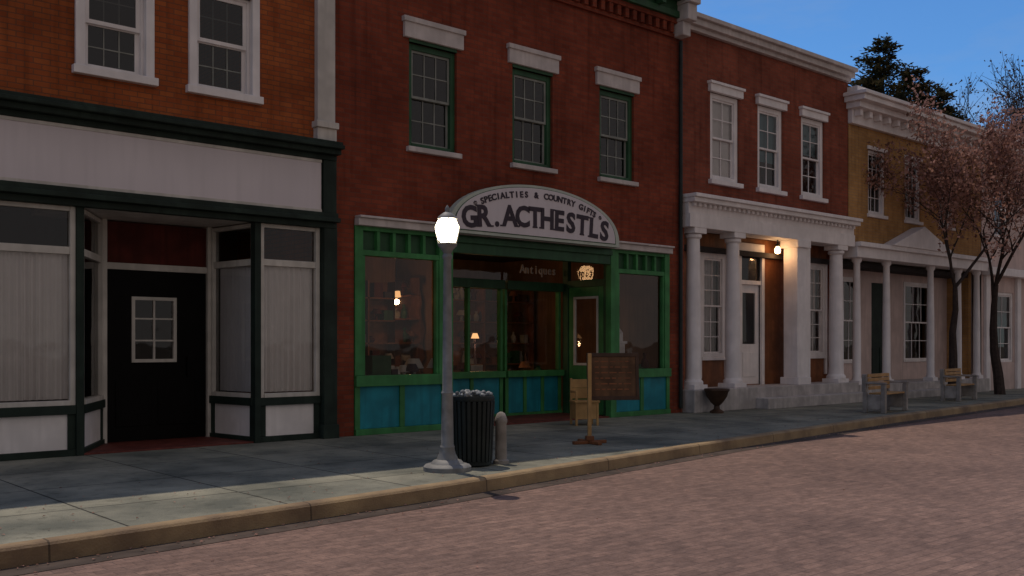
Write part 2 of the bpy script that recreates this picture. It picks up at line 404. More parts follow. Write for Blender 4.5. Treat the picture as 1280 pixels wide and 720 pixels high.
# ------------------------------------------------------------------ building 2 : red brick, green shopfront
B = empty('red_brick_shop', (12.9,0,0))
X0, X1 = 8.53, 17.26
w = Acc('upper_brick_wall', M['brick2'], B)
wins = [(10.0,11.04,4.87,6.66),(12.36,13.40,4.87,6.66),(14.71,15.75,4.87,6.66)]
wall(w, X0, X1, 3.56, 9.3, 0, .3, wins)
w.box(X0, 8.90, 0, .3, -.1, 3.56); w.box(16.90, X1, 0, .3, -.1, 3.56)
w.box(X0+.3, X1-.25, -.06, 0, 8.14, 8.22)
x = X0+.35
while x < X1-.4:
    w.box(x, x+.11, -.12, 0, 8.22, 8.42); x += .24
w.box(X0+.3, X1-.25, -.14, 0, 8.42, 8.52)
w.done()
shell('body_walls', B, X0, X1, .3, 12, 9.3, M['brick2'])
fr, sa, gl = Acc('window_frames', M['greendk'], B, .005), Acc('window_sashes', M['sashgrey'], B), Acc('upper_window_glass', M['glassup'], B)
tr = Acc('lintels_and_sills', M['stone'], B, .01)
for q in wins:
    sash_window(fr, sa, gl, q[0], q[1], q[2], q[3], .06, 3, 2, .10)
    tr.box(q[0]-.12, q[1]+.12, -.06, .02, 6.72, 7.05); tr.box(q[0]-.15, q[1]+.15, -.09, .02, 6.98, 7.07)
    tr.box(q[0]-.06, q[1]+.06, -.09, .06, 4.78, 4.868)
    fr.box(q[0]-.0, q[1]+.0, -.012, .06, 6.66, 6.72)
fr.done(); sa.done(); gl.done()
tr.box(8.92, 16.88, -.12, .02, 3.44, 3.56); tr.box(8.92, 16.88, -.17, .02, 3.56, 3.60)
tr.done()
c = Acc('cornice', M['greendk'], B, .01)
c.box(X0+.2, X1-.1, -.22, 0, 8.52, 8.66); c.box(X0+.2, X1-.05, -.42, 0, 8.88, 9.0); c.box(X0+.2, X1-.03, -.5, 0, 9.0, 9.1); c.box(X0+.2, X1-.1, -.16, 0, 8.66, 8.88)
x = X0+.5
while x < X1-.5:
    c.box(x, x+.12, -.38, -.16, 8.66, 8.88); x += .6
c.done()
c = Acc('cornice_end_bracket', M['stone'], B, .02)
c.box(X1-.28, X1+.02, -.46, -.0, 8.45, 8.8); c.box(X1-.26, X1, -.3, -.0, 8.15, 8.45); c.box(X1-.3, X1+.05, -.54, 0, 8.8, 9.35); c.done()
c = Acc('downspout', M['dkmetal'], B, smooth=True); c.lathe(17.2, -.07, [(.045,0.1),(.045,8.1)], 10); c.done()

G, GD, TL, GG = (Acc('shopfront_frame', M['green'], B, .006), Acc('shopfront_soffit_beams', M['greendk'], B, .006),
    Acc('bulkhead_panels', M['teal'], B, .006), Acc('shopfront_glass', M['glass'], B))
def sf2(p0, p1, npan=2, ntr=5, e=.16, zt=3.02, za=.98, trans=True, top=3.44, teal=True):
    T, L = seg(p0, p1)
    G.box(0, L, -.05, .13, 0, .10, T); G.box(0, L, -.07, .15, .80, za, T)
    for i in range(npan+1):
        xx = (L-.10)*i/npan; G.box(xx, xx+.10, -.02, .12, .10, .80, T)
    (TL if teal else G).box(.05, L-.05, .01, .1, .10, .80, T)
    G.box(0, e, -.02, .12, za, top, T); G.box(L-e, L, -.02, .12, za, top, T)
    G.box(0+e, L-e, -.01, .12, zt-.06, zt+.03, T); G.box(e, L-e, -.01, .12, top-.07, top, T)
    G.box(e, e+.05, -.0, .11, za, zt-.06, T); G.box(L-e-.05, L-e, -.0, .11, za, zt-.06, T)
    GG.quad((e,.07,za),(L-e,.07,za),(L-e,.07,zt-.06),(e,.07,zt-.06), T)
    for i in range(1, ntr):
        xx = e+(L-2*e)*i/ntr; G.box(xx-.03, xx+.03, -.005, .11, zt+.03, top-.07, T)
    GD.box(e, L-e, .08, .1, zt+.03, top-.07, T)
sf2((8.91,0), (10.80,0), 2, 5)
sf2((15.10,0), (16.89,0), 2, 5)
for xx in (10.80, 15.0): G.box(xx, xx+.12, -.05, .1, 0, 3.44)
for (xa, xb) in ((11.0,13.42),(13.48,15.08)):
    T, L = seg((xa,1.5),(xb,1.5))
    G.box(0, L, -.05, .1, 0, .08, T); G.box(0, L, -.12, .14, .82, .95, T)
    TL.box(.0, L, .0, .1, .08, .82, T)
    for i in range(4): G.box(i*(L-.09)/3, i*(L-.09)/3+.09, -.025, .1, .08, .82, T)
    G.box(0,.06,-.01,.1,.95,2.72,T); G.box(L-.06,L,-.01,.1,.95,2.72,T)
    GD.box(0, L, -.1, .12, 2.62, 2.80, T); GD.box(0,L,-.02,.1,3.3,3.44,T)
    GG.quad((.06,.05,.95),(L-.06,.05,.95),(L-.06,.05,2.62),(.06,.05,2.62), T)
    GG.quad((0,.05,2.8),(L,.05,2.8),(L,.05,3.3),(0,.05,3.3), T)
    if L > 2: G.box(1.50,1.56,-.01,.1,.95,2.62,T)
T, L = seg((15.12,1.46),(15.12,.06))
GD.box(0,.16,-.02,.08,0,3.44,T); GD.box(L-.2,L,-.02,.08,0,3.44,T); GD.box(.16,L-.2,-.02,.08,2.7,2.85,T); GD.box(.16,L-.2,-.01,.08,3.3,3.44,T)
GG.quad((.16,.03,2.85),(L-.2,.03,2.85),(L-.2,.03,3.3),(.16,.03,3.3),T)
G.box(.18,L-.22,.0,.05,.03,1.05,T); G.box(.18,.32,.0,.05,1.05,2.7,T); G.box(L-.36,L-.22,0,.05,1.05,2.7,T); G.box(.32,L-.36,0,.05,2.5,2.7,T)
GG.quad((.32,.025,1.05),(L-.36,.025,1.05),(L-.36,.025,2.5),(.32,.025,2.5),T)
c = Acc('door_glazing_bead', M['cream'], B)
c.box(.32,.37,-.012,.03,1.05,2.5,T); c.box(L-.41,L-.36,-.012,.03,1.05,2.5,T); c.box(.37,L-.41,-.012,.03,1.05,1.10,T); c.box(.37,L-.41,-.012,.03,2.45,2.5,T)
c.done()
T, L = seg((10.80,.12),(10.80,1.5)); G.box(0,L,0,.08,0,.95,T); GG.quad((0,.04,.95),(L,.04,.95),(L,.04,3.44),(0,.04,3.44),T)
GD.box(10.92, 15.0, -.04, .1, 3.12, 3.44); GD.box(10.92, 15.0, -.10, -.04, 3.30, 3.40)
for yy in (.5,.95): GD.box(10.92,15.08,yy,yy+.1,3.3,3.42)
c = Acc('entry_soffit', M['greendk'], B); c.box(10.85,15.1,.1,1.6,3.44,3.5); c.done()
c = Acc('entry_floor', M['tile'], B); c.box(10.92,15.0,.0,1.5,.0,.03); c.done()
for q in (G, GD, TL, GG): q.done()
def letters(acc, text, place, size, xs=1.0, off=.012, serif=False):
    for i, ch in enumerate(text):
        if ch == ' ': continue
        cu_ = bpy.data.curves.new('t', 'FONT'); cu_.body = ch; cu_.size = size; cu_.extrude = .008; cu_.offset = off*size
        cu_.align_x = 'CENTER'; cu_.resolution_u = 3
        o = bpy.data.objects.new('t', cu_); COL.objects.link(o)
        dg = bpy.context.evaluated_depsgraph_get(); dg.update()
        me = bpy.data.meshes.new_from_object(o.evaluated_get(dg))
        x, z, ang = place(i)
        T = Matrix.Translation((x, place.y, z)) @ Matrix.Rotation(-ang, 4, 'Y') @ Matrix.Rotation(R(90), 4, 'X') @ Matrix.Scale(xs, 4, (1,0,0))
        acc.add([v.co[:] for v in me.vertices], [tuple(p.vertices) for p in me.polygons], T)
        if serif and me.vertices:
            xsv = [v.co.x for v in me.vertices]; ysv = [v.co.y for v in me.vertices]
            l_, r_, b_, t_ = min(xsv), max(xsv), min(ysv), max(ysv); st = .045*size*2; hw = .06; th = .028
            feet = {'R':[l_+st/2,r_-st/2],'A':[l_+.02,r_-.02],'H':[l_+st/2,r_-st/2],'T':[(l_+r_)/2],'L':[l_+st/2]}.get(ch, [])
            heads = {'R':[l_+st/2],'H':[l_+st/2,r_-st/2],'L':[l_+st/2]}.get(ch, [])
            for f_ in feet: acc.box(f_-hw, f_+hw, b_, b_+th, -.007, .007, T)
            for f_ in heads: acc.box(f_-hw, f_+hw, t_-th, t_, -.007, .007, T)
            if ch in 'TE L':
                acc.box(r_-.022, r_, (b_ if ch in 'LE' else t_-.085), (b_+.085 if ch in 'LE' else t_), -.0065, .0065, T)
                if ch == 'T': acc.box(l_, l_+.022, t_-.085, t_, -.0065, .0065, T)
                if ch == 'E': acc.box(r_-.022, r_, t_-.085, t_, -.0065, .0065, T)
        bpy.data.objects.remove(o); bpy.data.meshes.remove(me); bpy.data.curves.remove(cu_)
SX = 12.78
S = empty('arched_shop_sign', (SX,-.3,3.5))
def ellipse(name, mat, a_, h_, y0, y1, z0, lift=.0):
    q = Acc(name, mat, S); n = 48
    P = [(SX+a_*math.cos(math.pi*i/n), z0+lift+h_*math.sin(math.pi*i/n)**.9) for i in range(n+1)]
    if lift: P = [(SX+a_, z0)]+P+[(SX-a_, z0)]
    k = len(P); vs = [(x,y0,z) for x,z in P]+[(x,y1,z) for x,z in P]
    fs = [tuple(reversed(range(k))), tuple(range(k,2*k))]+[(i,(i+1)%k,k+(i+1)%k,k+i) for i in range(k)]
    q.add(vs, fs); return q.done()
ellipse('sign_backing', M['rim'], 2.17, .935, -.32, -.18, 3.44, .07)
ellipse('sign_inner_line', M['greendk'], 2.06, .86, -.326, -.29, 3.49, .05)
ellipse('sign_face', M['signwhite'], 2.035, .835, -.332, -.29, 3.505, .05)
q = Acc('sign_lettering', M['letters'], S)
class PL:
    def __init__(s, f, y): s.f, s.y = f, y
    def __call__(s, i): return s.f(i)
txt = 'GR.ACTHESTLS'
def big(i):
    u = (i-(len(txt)-1)/2)/((len(txt)-1)/2); x = SX+u*1.70
    return x, 3.56+.11*(1-u*u), -u*.09
letters(q, txt, PL(big, -.335), .52, .98, .035, True)
txt2 = '* SPECIALTIES & COUNTRY GIFTS *'
def sm(i):
    u = (i-(len(txt2)-1)/2)/((len(txt2)-1)/2); a = math.pi/2-u*1.02
    return SX+1.82*math.cos(a), 3.55+.66*math.sin(a)**.9, -math.atan2(.66*math.cos(a),1.82*math.sin(a))
letters(q, txt2, PL(sm, -.335), .155, 1.1, .03)
q.done()
q = Acc('sign_brackets', M['dkmetal'], S); q.box(11.5,11.56,-.19,0.02,3.64,3.70); q.box(14.2,14.26,-.19,.02,3.64,3.70); q.done()
q = Acc('transom_lettering', M['stone'], B)
t3 = 'Antiques'
letters(q, t3, PL(lambda i: (14.0+i*.13, 2.98, 0), 1.53), .26, .9, .01); q.done()

# interior
c = Acc('shop_interior_walls', M['interior'], B)
c.box(8.75,17.04,5.5,5.6,0,3.6); c.box(8.75,17.04,.3,5.6,-.06,-.01); c.box(8.745,8.80,.3,5.5,0,3.6); c.box(16.98,17.04,.3,5.5,0,3.6); c.done()
c = Acc('window_display_floor', M['wooddk'], B); c.box(8.95,10.75,.16,1.1,.78,.86); c.box(15.2,16.85,.16,1.1,.78,.86); c.box(11.1,15.0,1.66,2.3,.78,.84); c.done()
shv = Acc('shelves', M['wood'], B); gd = [Acc('goods_'+k, M[m_], B, smooth=True) for k, m_ in (('pale','concrete'),('brown','wood'),('dark','letters'),('red','redpanel'),('green','greendk'))]
pale = Acc('display_goods_pale', M['cream'], B, smooth=True)
rr = random.Random(3)
def item(x, y, z, s=1, q=None):
    q = q or rr.choice(gd); t = rr.random()
    if t < .45:
        h = rr.uniform(.15,.34)*s; r = rr.uniform(.05,.1)*s
        q.lathe(x, y, [(r*.6,z),(r,z+h*.35),(r*.85,z+h*.6),(r*.35,z+h*.8),(r*.5,z+h)], 12)
    elif t < .8:
        a_, b_, h = rr.uniform(.06,.16)*s, .08*s, rr.uniform(.1,.34)*s; q.box(x-a_, x+a_, y-b_, y+b_, z, z+h)
    else:
        h = .26*s; q.lathe(x, y, [(.07*s,z),(.03*s,z+.03),(.03*s,z+h*.5),(.13*s,z+h*.55),(.07*s,z+h)], 12)
for bx0, bx1, by in ((8.9,10.9,3.2),(11.4,13.0,4.6),(13.6,16.8,4.2)):
    for zz in (.5,1.0,1.5,2.0,2.5):
        shv.box(bx0,bx1,by,by+.35,zz,zz+.03)
        x = bx0+.12
        while x < bx1-.1:
            if rr.random() < .8: item(x, by+.15, zz+.03)
            x += rr.uniform(.13,.28)
    for xx in (bx0,(bx0+bx1)/2,bx1-.04): shv.box(xx,xx+.04,by,by+.35,0,2.9)
    shv.box(bx0,bx1,by+.35,by+.37,0,2.9)
shv.done()
for x_ in [9.2,9.28,9.4,9.52,9.64,9.75,9.85,9.95,10.05,10.15,10.3,10.4,10.5]: item(x_, rr.uniform(.3,.9), .86, rr.uniform(.9,1.5), pale if rr.random() < .6 else None)
for x_ in [15.9,16.1,16.3,16.5]: item(x_, rr.uniform(.35,.85), .86, 1.35)
for x_ in [12.2,12.7,13.0,13.7,14.0,14.4,14.8]: item(x_, 1.9, .84, 1.1)
for q in gd: q.done()
pale.done()
c = Acc('white_lantern_ornament', M['white'], B, .006)
c.box(15.42,15.72,.22,.46,.98,1.5); c.box(15.38,15.76,.19,.49,1.5,1.56); c.box(15.46,15.68,.24,.44,1.56,1.74); c.lathe(15.57,.34,[(.15,1.74),(.03,1.9),(.02,1.96)],12); c.done()
lampparts = Acc('table_lamp_bases', M['letters'], B, smooth=True); shd = Acc('lit_lamp_shades', M['bulb3'], B, smooth=True)
def point(name, loc, e, col=(1,.55,.25), r=.06, parent=None):
    l = bpy.data.lights.new(name, 'POINT'); l.energy = e; l.color = col; l.shadow_soft_size = r
    o = bpy.data.objects.new(name, l); COL.objects.link(o)
    if parent: o.parent = parent; o.location = Vector(loc)-parent.location
    else: o.location = loc
    return o
for (x_,y_,z_) in ((13.6,2.6,1.62),(9.95,2.6,2.45)):
    if z_ < 2: lampparts.lathe(x_,y_,[(.09,z_-.75),(.1,z_-.7),(.025,z_-.6),(.02,z_)],12)
    else: lampparts.lathe(x_,y_,[(.01,z_+.08),(.01,3.6)],6)
    shd.lathe(x_,y_,[(.09,z_),(.05,z_+.11)],14)
    point('shop_lamp_light',(x_,y_,z_-.1),9,parent=B)
point('shop_ceiling_light',(12.9,3.0,3.2),16,parent=B,r=.2)
lampparts.done(); shd.done()
c = Acc('lamp_table', M['wooddk'], B); c.box(13.2,14.0,2.3,2.9,.8,.86); c.box(13.25,13.31,2.35,2.85,0,.8); c.box(13.9,13.96,2.35,2.85,0,.8); c.done()

# ------------------------------------------------------------------ building 3
B = empty('brick_building_with_colonnade', (20.7,0,0))
X0, X1 = 17.28, 24.25
w = Acc('upper_brick_wall', M['brick3'], B)
wins = [(18.33,19.40,5.22,7.2),(20.16,21.20,5.22,7.2),(22.02,23.06,5.22,7.2)]
wall(w, X0, X1, 4.1, 8.42, 0, .3, wins); w.box(X0, X0+.12, -.001, .5, 0, 4.1); w.done()
shell('body_walls', B, X0, X1, .3, 12, 8.5, M['brick3'])
fr, sa, gl = Acc('window_frames', M['white'], B, .006), Acc('window_sashes', M['white'], B), Acc('upper_window_glass', M['glass'], B)
for q in wins:
    sash_window(fr, sa, gl, q[0], q[1], q[2], q[3], .03, 2, 2, .12)
    fr.box(q[0]-.08, q[1]+.08, -.09, .03, q[3], q[3]+.17); fr.box(q[0]-.11, q[1]+.11, -.13, .03, q[3]+.17, q[3]+.23)
    fr.box(q[0]-.07, q[1]+.07, -.1, .03, q[2]-.1, q[2])
fr.done(); sa.done(); gl.done()
c = Acc('window_shades', M['shade'], B); c.box(18.40,19.33,.15,.155,5.25,7.15); c.done()
c = Acc('window_reflection_sheets', paint('teal_reflection', (.14,.26,.30), .8, .2), B); c.box(20.2,21.15,.16,.165,5.9,7.15); c.box(22.1,23.0,.16,.165,6.3,7.15); c.done()  # teal sheets behind the panes stand in for bluish reflections
c = Acc('cornice', M['stone'], B, .012)
c.box(X0+.02,X1,-.1,.3,8.42,8.52); c.box(X0+.02,X1+.03,-.2,.3,8.52,8.66); c.box(X0+.02,X1+.05,-.28,.32,8.66,8.76)
c.done()
c = Acc('entablature', M['white'], B, .01)
c.box(X0+.06,X1-.02,-.22,.32,4.06,4.36); c.box(X0+.06,X1-.0,-.18,.0,4.36,4.60); c.box(X0+.04,X1+.02,-.36,.0,4.60,4.70); c.box(X0+.02,X1+.04,-.42,0,4.70,4.78)
x = X0+.15
while x < X1-.1: c.box(x,x+.09,-.26,-.18,4.52,4.60); x += .18
c.done()
c = Acc('columns', M['white'], B, .004, smooth=True)
for x_, r_ in ((17.72,.17),(19.18,.17),(23.66,.19)):
    c.box(x_-r_*1.35,x_+r_*1.35,-.22+.0,.22+.03,.50,.60)
    c.lathe(x_,0.0,[(r_*1.3,.60),(r_*1.3,.66),(r_*1.05,.72),(r_,.9),(r_*.98,2.2),(r_*.85,3.82),(r_*1.1,3.86),(r_*1.1,3.92),(r_*.9,3.94)],28)
    c.box(x_-r_*1.25,x_+r_*1.25,-.21,.21,3.94,4.06)
c.done()
c = Acc('square_pier', M['white'], B, .012)
c.box(21.55,22.0,-.2,.2,.68,3.88); c.box(21.49,22.06,-.26,.26,.50,.68); c.box(21.49,22.06,-.26,.26,3.88,4.06)
c.box(22.065,22.26,-.12,.2,.52,4.05); c.done()
c = Acc('stone_platform', M['platform'], B, .015); c.box(X0+.06,X1-.04,-.34,.9,0,.5); c.box(19.6,X1-.04,-.68,-.34,0,.25); c.done()
w = Acc('porch_wall', M['wood'], B); ops = [(18.62,19.52,1.2,3.6),(20.15,20.98,.52,3.75),(22.98,23.9,1.2,3.6)]
wall(w, X0+.1, X1-.05, .5, 4.08, .5, .12, ops); w.done()
fr, sa, gl = Acc('porch_window_trim', M['white'], B, .006), Acc('porch_window_sashes', M['white'], B), Acc('porch_glass', M['glass'], B)
for q in (ops[0], ops[2]):
    sash_window(fr, sa, gl, q[0], q[1], q[2], q[3], .47, 2, 3, .1)
    fr.box(q[0]-.1,q[0],.45,.56,q[2]-.5,q[3]+.12); fr.box(q[1],q[1]+.1,.45,.56,q[2]-.5,q[3]+.12); fr.box(q[0],q[1],.45,.56,q[3],q[3]+.12); fr.box(q[0],q[1],.44,.56,q[2]-.08,q[2])
q = ops[1]; fr.box(q[0]-.12,q[0],.44,.56,.5,3.95); fr.box(q[1],q[1]+.12,.44,.56,.5,3.95); fr.box(q[0],q[1],.44,.56,3.75,3.95); fr.box(q[0],q[1],.46,.56,2.95,3.05)
fr.done(); sa.done()
gl.quad((q[0],.52,3.05),(q[1],.52,3.05),(q[1],.52,3.75),(q[0],.52,3.75))
d = Acc('door', M['white'], B, .006); wall(d, q[0], q[1], .52, 2.95, .53, .05, [(q[0]+.15,q[1]-.15,1.5,2.75)]); d.box(q[0]+.15,q[1]-.15,.515,.53,.7,1.3); d.done()
gl.quad((q[0]+.15,.56,1.5),(q[1]-.15,.56,1.5),(q[1]-.15,.56,2.75),(q[0]+.15,.56,2.75)); gl.done()
c = Acc('curtains', M['curtain'], B); drape(c,18.6,19.55,1.2,3.6,.75,seed=3); drape(c,22.95,23.95,1.2,3.6,.75,seed=5); c.done()
c = Acc('lit_porch_globe', M['bulb2'], B, smooth=True); c.lathe(21.22,.15,[(.02,3.72),(.06,3.74),(.075,3.80),(.06,3.86),(.03,3.9)],14); c.done()
c = Acc('porch_lamp_fitting', M['dkmetal'], B, smooth=True); c.lathe(21.22,.15,[(.05,3.9),(.06,3.95),(.02,3.97),(.02,4.06)],12); c.done()
point('porch_lamp_light',(21.22,.15,3.66),5,(1,.5,.22),.06,B)
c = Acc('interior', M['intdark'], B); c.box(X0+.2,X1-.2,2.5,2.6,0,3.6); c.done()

# ------------------------------------------------------------------ building 4
B = empty('tan_brick_building', (28.3,0,0))
X0, X1 = 24.27, 32.3
w = Acc('upper_brick_wall', M['brick4'], B)
wins = [(25.29,26.22,5.05,6.8),(27.35,28.28,5.05,6.8),(29.45,30.38,5.05,6.8)]
wall(w, X0, X1, 4.0, 7.6, 0, .3, wins); w.done()
shell('body_walls', B, X0, X1, .3, 12, 8.0, M['brick4'])
fr, sa, gl = Acc('window_frames', M['white'], B, .006), Acc('window_sashes', M['white'], B), Acc('upper_window_glass', M['glassup'], B)
for q in wins: sash_window(fr, sa, gl, q[0], q[1], q[2], q[3], .03, 3, 2, .09); fr.box(q[0]-.05,q[1]+.05,-.07,.03,q[2]-.09,q[2]); fr.box(q[0]-.05,q[1]+.05,-.05,.03,q[3],q[3]+.1)
c = Acc('cornice', M['white'], B, .015)
c.box(X0+.0,X1,-.12,.3,7.35,7.72); c.box(X0-.1,X1+.1,-.4,.3,7.72,7.88); c.box(X0-.2,X1+.15,-.58,.3,7.88,8.02); c.box(X0-.26,X1+.2,-.66,.3,8.02,8.12)
c.box(X0-.06,X1,-.3,.3,8.12,8.3)
x = X0+.1
while x < X1: c.box(x,x+.14,-.3,-.12,7.54,7.72); x += .5
c.done()
c = Acc('porch_entablature', M['white'], B, .01); c.box(X0+.03,X1-.05,-.25,.3,3.80,4.08); c.box(X0+.02,X1-.02,-.36,.0,4.08,4.2)
c.add([(25.9,-.4,4.2),(29.6,-.4,4.2),(27.75,-.4,4.85),(25.9,0,4.2),(29.6,0,4.2),(27.75,0,4.85)],[(0,1,2),(5,4,3),(0,3,4,1),(1,4,5,2),(2,5,3,0)])
c.done()
c = Acc('porch_columns', M['white'], B, smooth=True)
for x_ in (24.7,26.29,28.9,30.7,32.0):
    c.box(x_-.15,x_+.15,-.15,.15,.42,.52); c.lathe(x_,0,[(.14,.52),(.11,.62),(.105,2.2),(.085,3.66),(.13,3.72),(.13,3.80)],18)
c.done()
c = Acc('stone_platform', M['platform'], B, .015); c.box(X0+.05,X1-.04,-.3,1.6,0,.42); c.box(25.6,30,-.6,-.3,0,.2); c.done()
w = Acc('porch_wall', M['stucco'], B); ops = [(25.3,26.6,.95,3.4),(27.3,28.3,.45,3.3),(29.2,31.0,.95,3.4)]
wall(w, X0+.1, X1-.1, .42, 4.0, 1.0, .15, ops); w.done()
for q in (ops[0], ops[2]): sash_window(fr, sa, gl, q[0], q[1], q[2], q[3], .97, 3, 2, .09)
fr.done(); sa.done(); gl.done()
d = Acc('door', M['dkgreen'], B, .006); d.box(27.3,28.3,1.06,1.1,.43,3.3); d.box(27.42,27.72,1.04,1.06,.6,1.4); d.box(27.88,28.18,1.04,1.06,.6,1.4); d.done()

# ------------------------------------------------------------------ building 5
B = empty('stucco_building', (38,0,0))
X0, X1 = 32.35, 46
w = Acc('front_wall', M['stucco'], B)
wins = [(33.3+i*2.4,34.3+i*2.4,5.0,6.9) for i in range(5)]; low = [(33.3+i*2.4,34.8+i*2.4,.9,3.2) for i in range(5)]
wall(w, X0, X1, 0, 7.9, 0, .3, wins+low); w.done()
shell('body_walls', B, X0, X1, .3, 12, 8.2, M['stucco'])
fr, sa, gl = Acc('window_frames', M['white'], B, .006), Acc('window_sashes', M['white'], B), Acc('window_glass', M['glassup'], B)
for q in wins+low: sash_window(fr, sa, gl, q[0], q[1], q[2], q[3], .03, 2, 2, .09)
fr.done(); sa.done(); gl.done()
c = Acc('cornice', M['white'], B, .015); c.box(X0,X1,-.15,.3,7.9,8.1); c.box(X0-.08,X1,-.45,.3,8.1,8.35); c.box(X0,X1,-.35,0,3.7,3.95); c.done()
c = Acc('pilasters', M['white'], B, .01)
for i in range(5): c.box(32.5+i*2.4,32.8+i*2.4,-.1,.0,0,3.7)
c.done()

# ------------------------------------------------------------------ street furniture
L_ = empty('street_lamp', (7.3,-4.54,0))
q = Acc('post', M['metal'], L_, smooth=True, local=True)
q.lathe(0,0,[(.285,0),(.285,.05),(.26,.075),(.2,.085),(.17,.12),(.13,.135),(.1,.2),(.085,.26),(.09,.28),(.075,.31),(.066,.9),(.075,.92),(.06,.95),(.046,2.5),(.06,2.52),(.06,2.55),(.045,2.57),(.07,2.62),(.11,2.66),(.12,2.69),(.1,2.7)],32); q.done()
q = Acc('lit_globe', M['bulb'], L_, smooth=True, local=True)
q.lathe(0,0,[(.085,2.7),(.11,2.74),(.14,2.84),(.145,2.89),(.115,2.96),(.085,3.0)],28); q.done()
q = Acc('cap_and_finial', M['metal'], L_, smooth=True, local=True)
q.lathe(0,0,[(.12,2.985),(.11,3.01),(.06,3.05),(.025,3.07),(.03,3.1),(.02,3.125),(.004,3.15)],20)
for i in range(6):
    T = Matrix.Rotation(i*math.pi/3,4,'Z'); q.add([(.105,-.005,2.69),(.118,-.005,2.69),(.105,.005,2.69),(.118,.005,2.69),(.147,-.005,2.87),(.157,-.005,2.87),(.147,.005,2.87),(.157,.005,2.87),(.1,-.005,2.99),(.113,-.005,2.99),(.1,.005,2.99),(.113,.005,2.99)],
      [(1,3,7,5),(5,7,11,9),(0,1,5,4),(4,5,9,8),(3,2,6,7),(7,6,10,11)],T)
q.done()

Tn = empty('trash_bin', (7.84,-4.35,0))
q = Acc('slats', M['dkmetal'], Tn, .003, local=True)
for i in range(26):
    a_ = 2*math.pi*i/26; T = Matrix.Rotation(a_,4,'Z') @ Matrix.Translation((.235,0,0)) @ Matrix.Rotation(R(2.5),4,'Y')
    q.box(-.008,.008,-.021,.021,.06,.80,T)
q.done()
q = Acc('rim_and_base', M['dkmetal'], Tn, smooth=True, local=True)
q.lathe(0,0,[(.21,.0),(.235,.02),(.235,.07),(.2,.08)],26); q.lathe(0,0,[(.2,.07),(.215,.78),(.268,.80),(.275,.83),(.268,.86),(.235,.86),(.225,.80)],26); q.done()
q = Acc('litter', paint('litter_pale', (.36,.39,.40), .5, .6, 14, .2, streak=False), Tn, smooth=True, local=True)
for i in range(70):
    a_ = rr.uniform(0,6.28); d_ = rr.uniform(0,.21)**.9; r_ = rr.uniform(.018,.042); z_ = .875+rr.uniform(0,.05)-d_*.12
    q.lathe(d_*math.cos(a_),d_*math.sin(a_),[(r_*.4,z_-r_),(r_,z_-.2*r_),(r_*.9,z_+.35*r_),(r_*.3,z_+r_*.8)],5+i%3)
q.done()
Bo = empty('bollard', (8.22,-4.45,0))
q = Acc('post', M['concrete'], Bo, smooth=True, local=True); q.lathe(0,0,[(.1,0),(.1,.04),(.075,.06),(.07,.5),(.08,.52),(.08,.55),(.07,.58),(.05,.63),(.015,.65)],20); q.done()

Sg = empty('pedestal_menu_sign', (10.85,-3.45,0), R(-33))
q = Acc('cross_feet', M['wood'], Sg, .01, local=True)
for r_ in (R(20),R(110)): q.box(-.29,.29,-.035,.035,.0 if r_<1 else .002,.05 if r_<1 else .052,Matrix.Rotation(r_,4,'Z'))
q.box(-.06,.06,-.06,.06,.05,.12); q.done()
q = Acc('pole', M['woodlt'], Sg, .004, local=True); q.box(-.028,.028,-.02,.028,.1,1.36); q.done()
Tt = Matrix.Translation((.0,-.035,0)) @ Matrix.Rotation(R(-6),4,'X') @ Matrix.Translation((0,.10,0))
q = Acc('board', M['chalk'], Sg, local=True); q.box(.05,.76,-.012,.012,.72,1.32,Tt); q.done()
q = Acc('board_frame', M['wooddk'], Sg, .005, local=True)
q.box(.0,.81,-.025,.02,1.32,1.38,Tt); q.box(.0,.81,-.025,.02,.66,.72,Tt); q.box(.0,.05,-.025,.02,.72,1.32,Tt); q.box(.76,.81,-.025,.02,.72,1.32,Tt); q.done()
q = Acc('chalk_writing', M['wood'], Sg, local=True)
for i in range(6):
    zz = 1.24-i*.085; x = .12
    while x < .66:
        l_ = rr.uniform(.04,.12); q.box(x,min(x+l_,.7),-.015,-.0125,zz,zz+.018,Tt); x += l_+.03
q.done()

Ch = empty('wooden_chair', (13.30,-.95,0), R(-30))
q = Acc('frame', M['woodlt'], Ch, .006, local=True)
for x_ in (-.22,.18):
    q.box(x_,x_+.04,-.2,-.16,0,.42); q.box(x_,x_+.04,.18,.22,0,.86); q.box(x_,x_+.04,-.2,.18,.60,.64); q.box(x_,x_+.04,-.2,-.16,.46,.60)
q.box(-.18,.18,.185,.21,.68,.84); q.box(-.18,.18,.19,.205,.48,.675); q.done()
q = Acc('seat', M['woodlt'], Ch, .01, local=True); q.box(-.24,.24,-.22,.18,.42,.46); q.done()
q = Acc('front_and_side_panels', M['woodlt'], Ch, .004, local=True); q.box(-.21,-.2,-.16,.18,.12,.42); q.box(.2,.21,-.16,.18,.12,.42); q.box(-.18,.18,-.19,-.18,.12,.42); q.done()

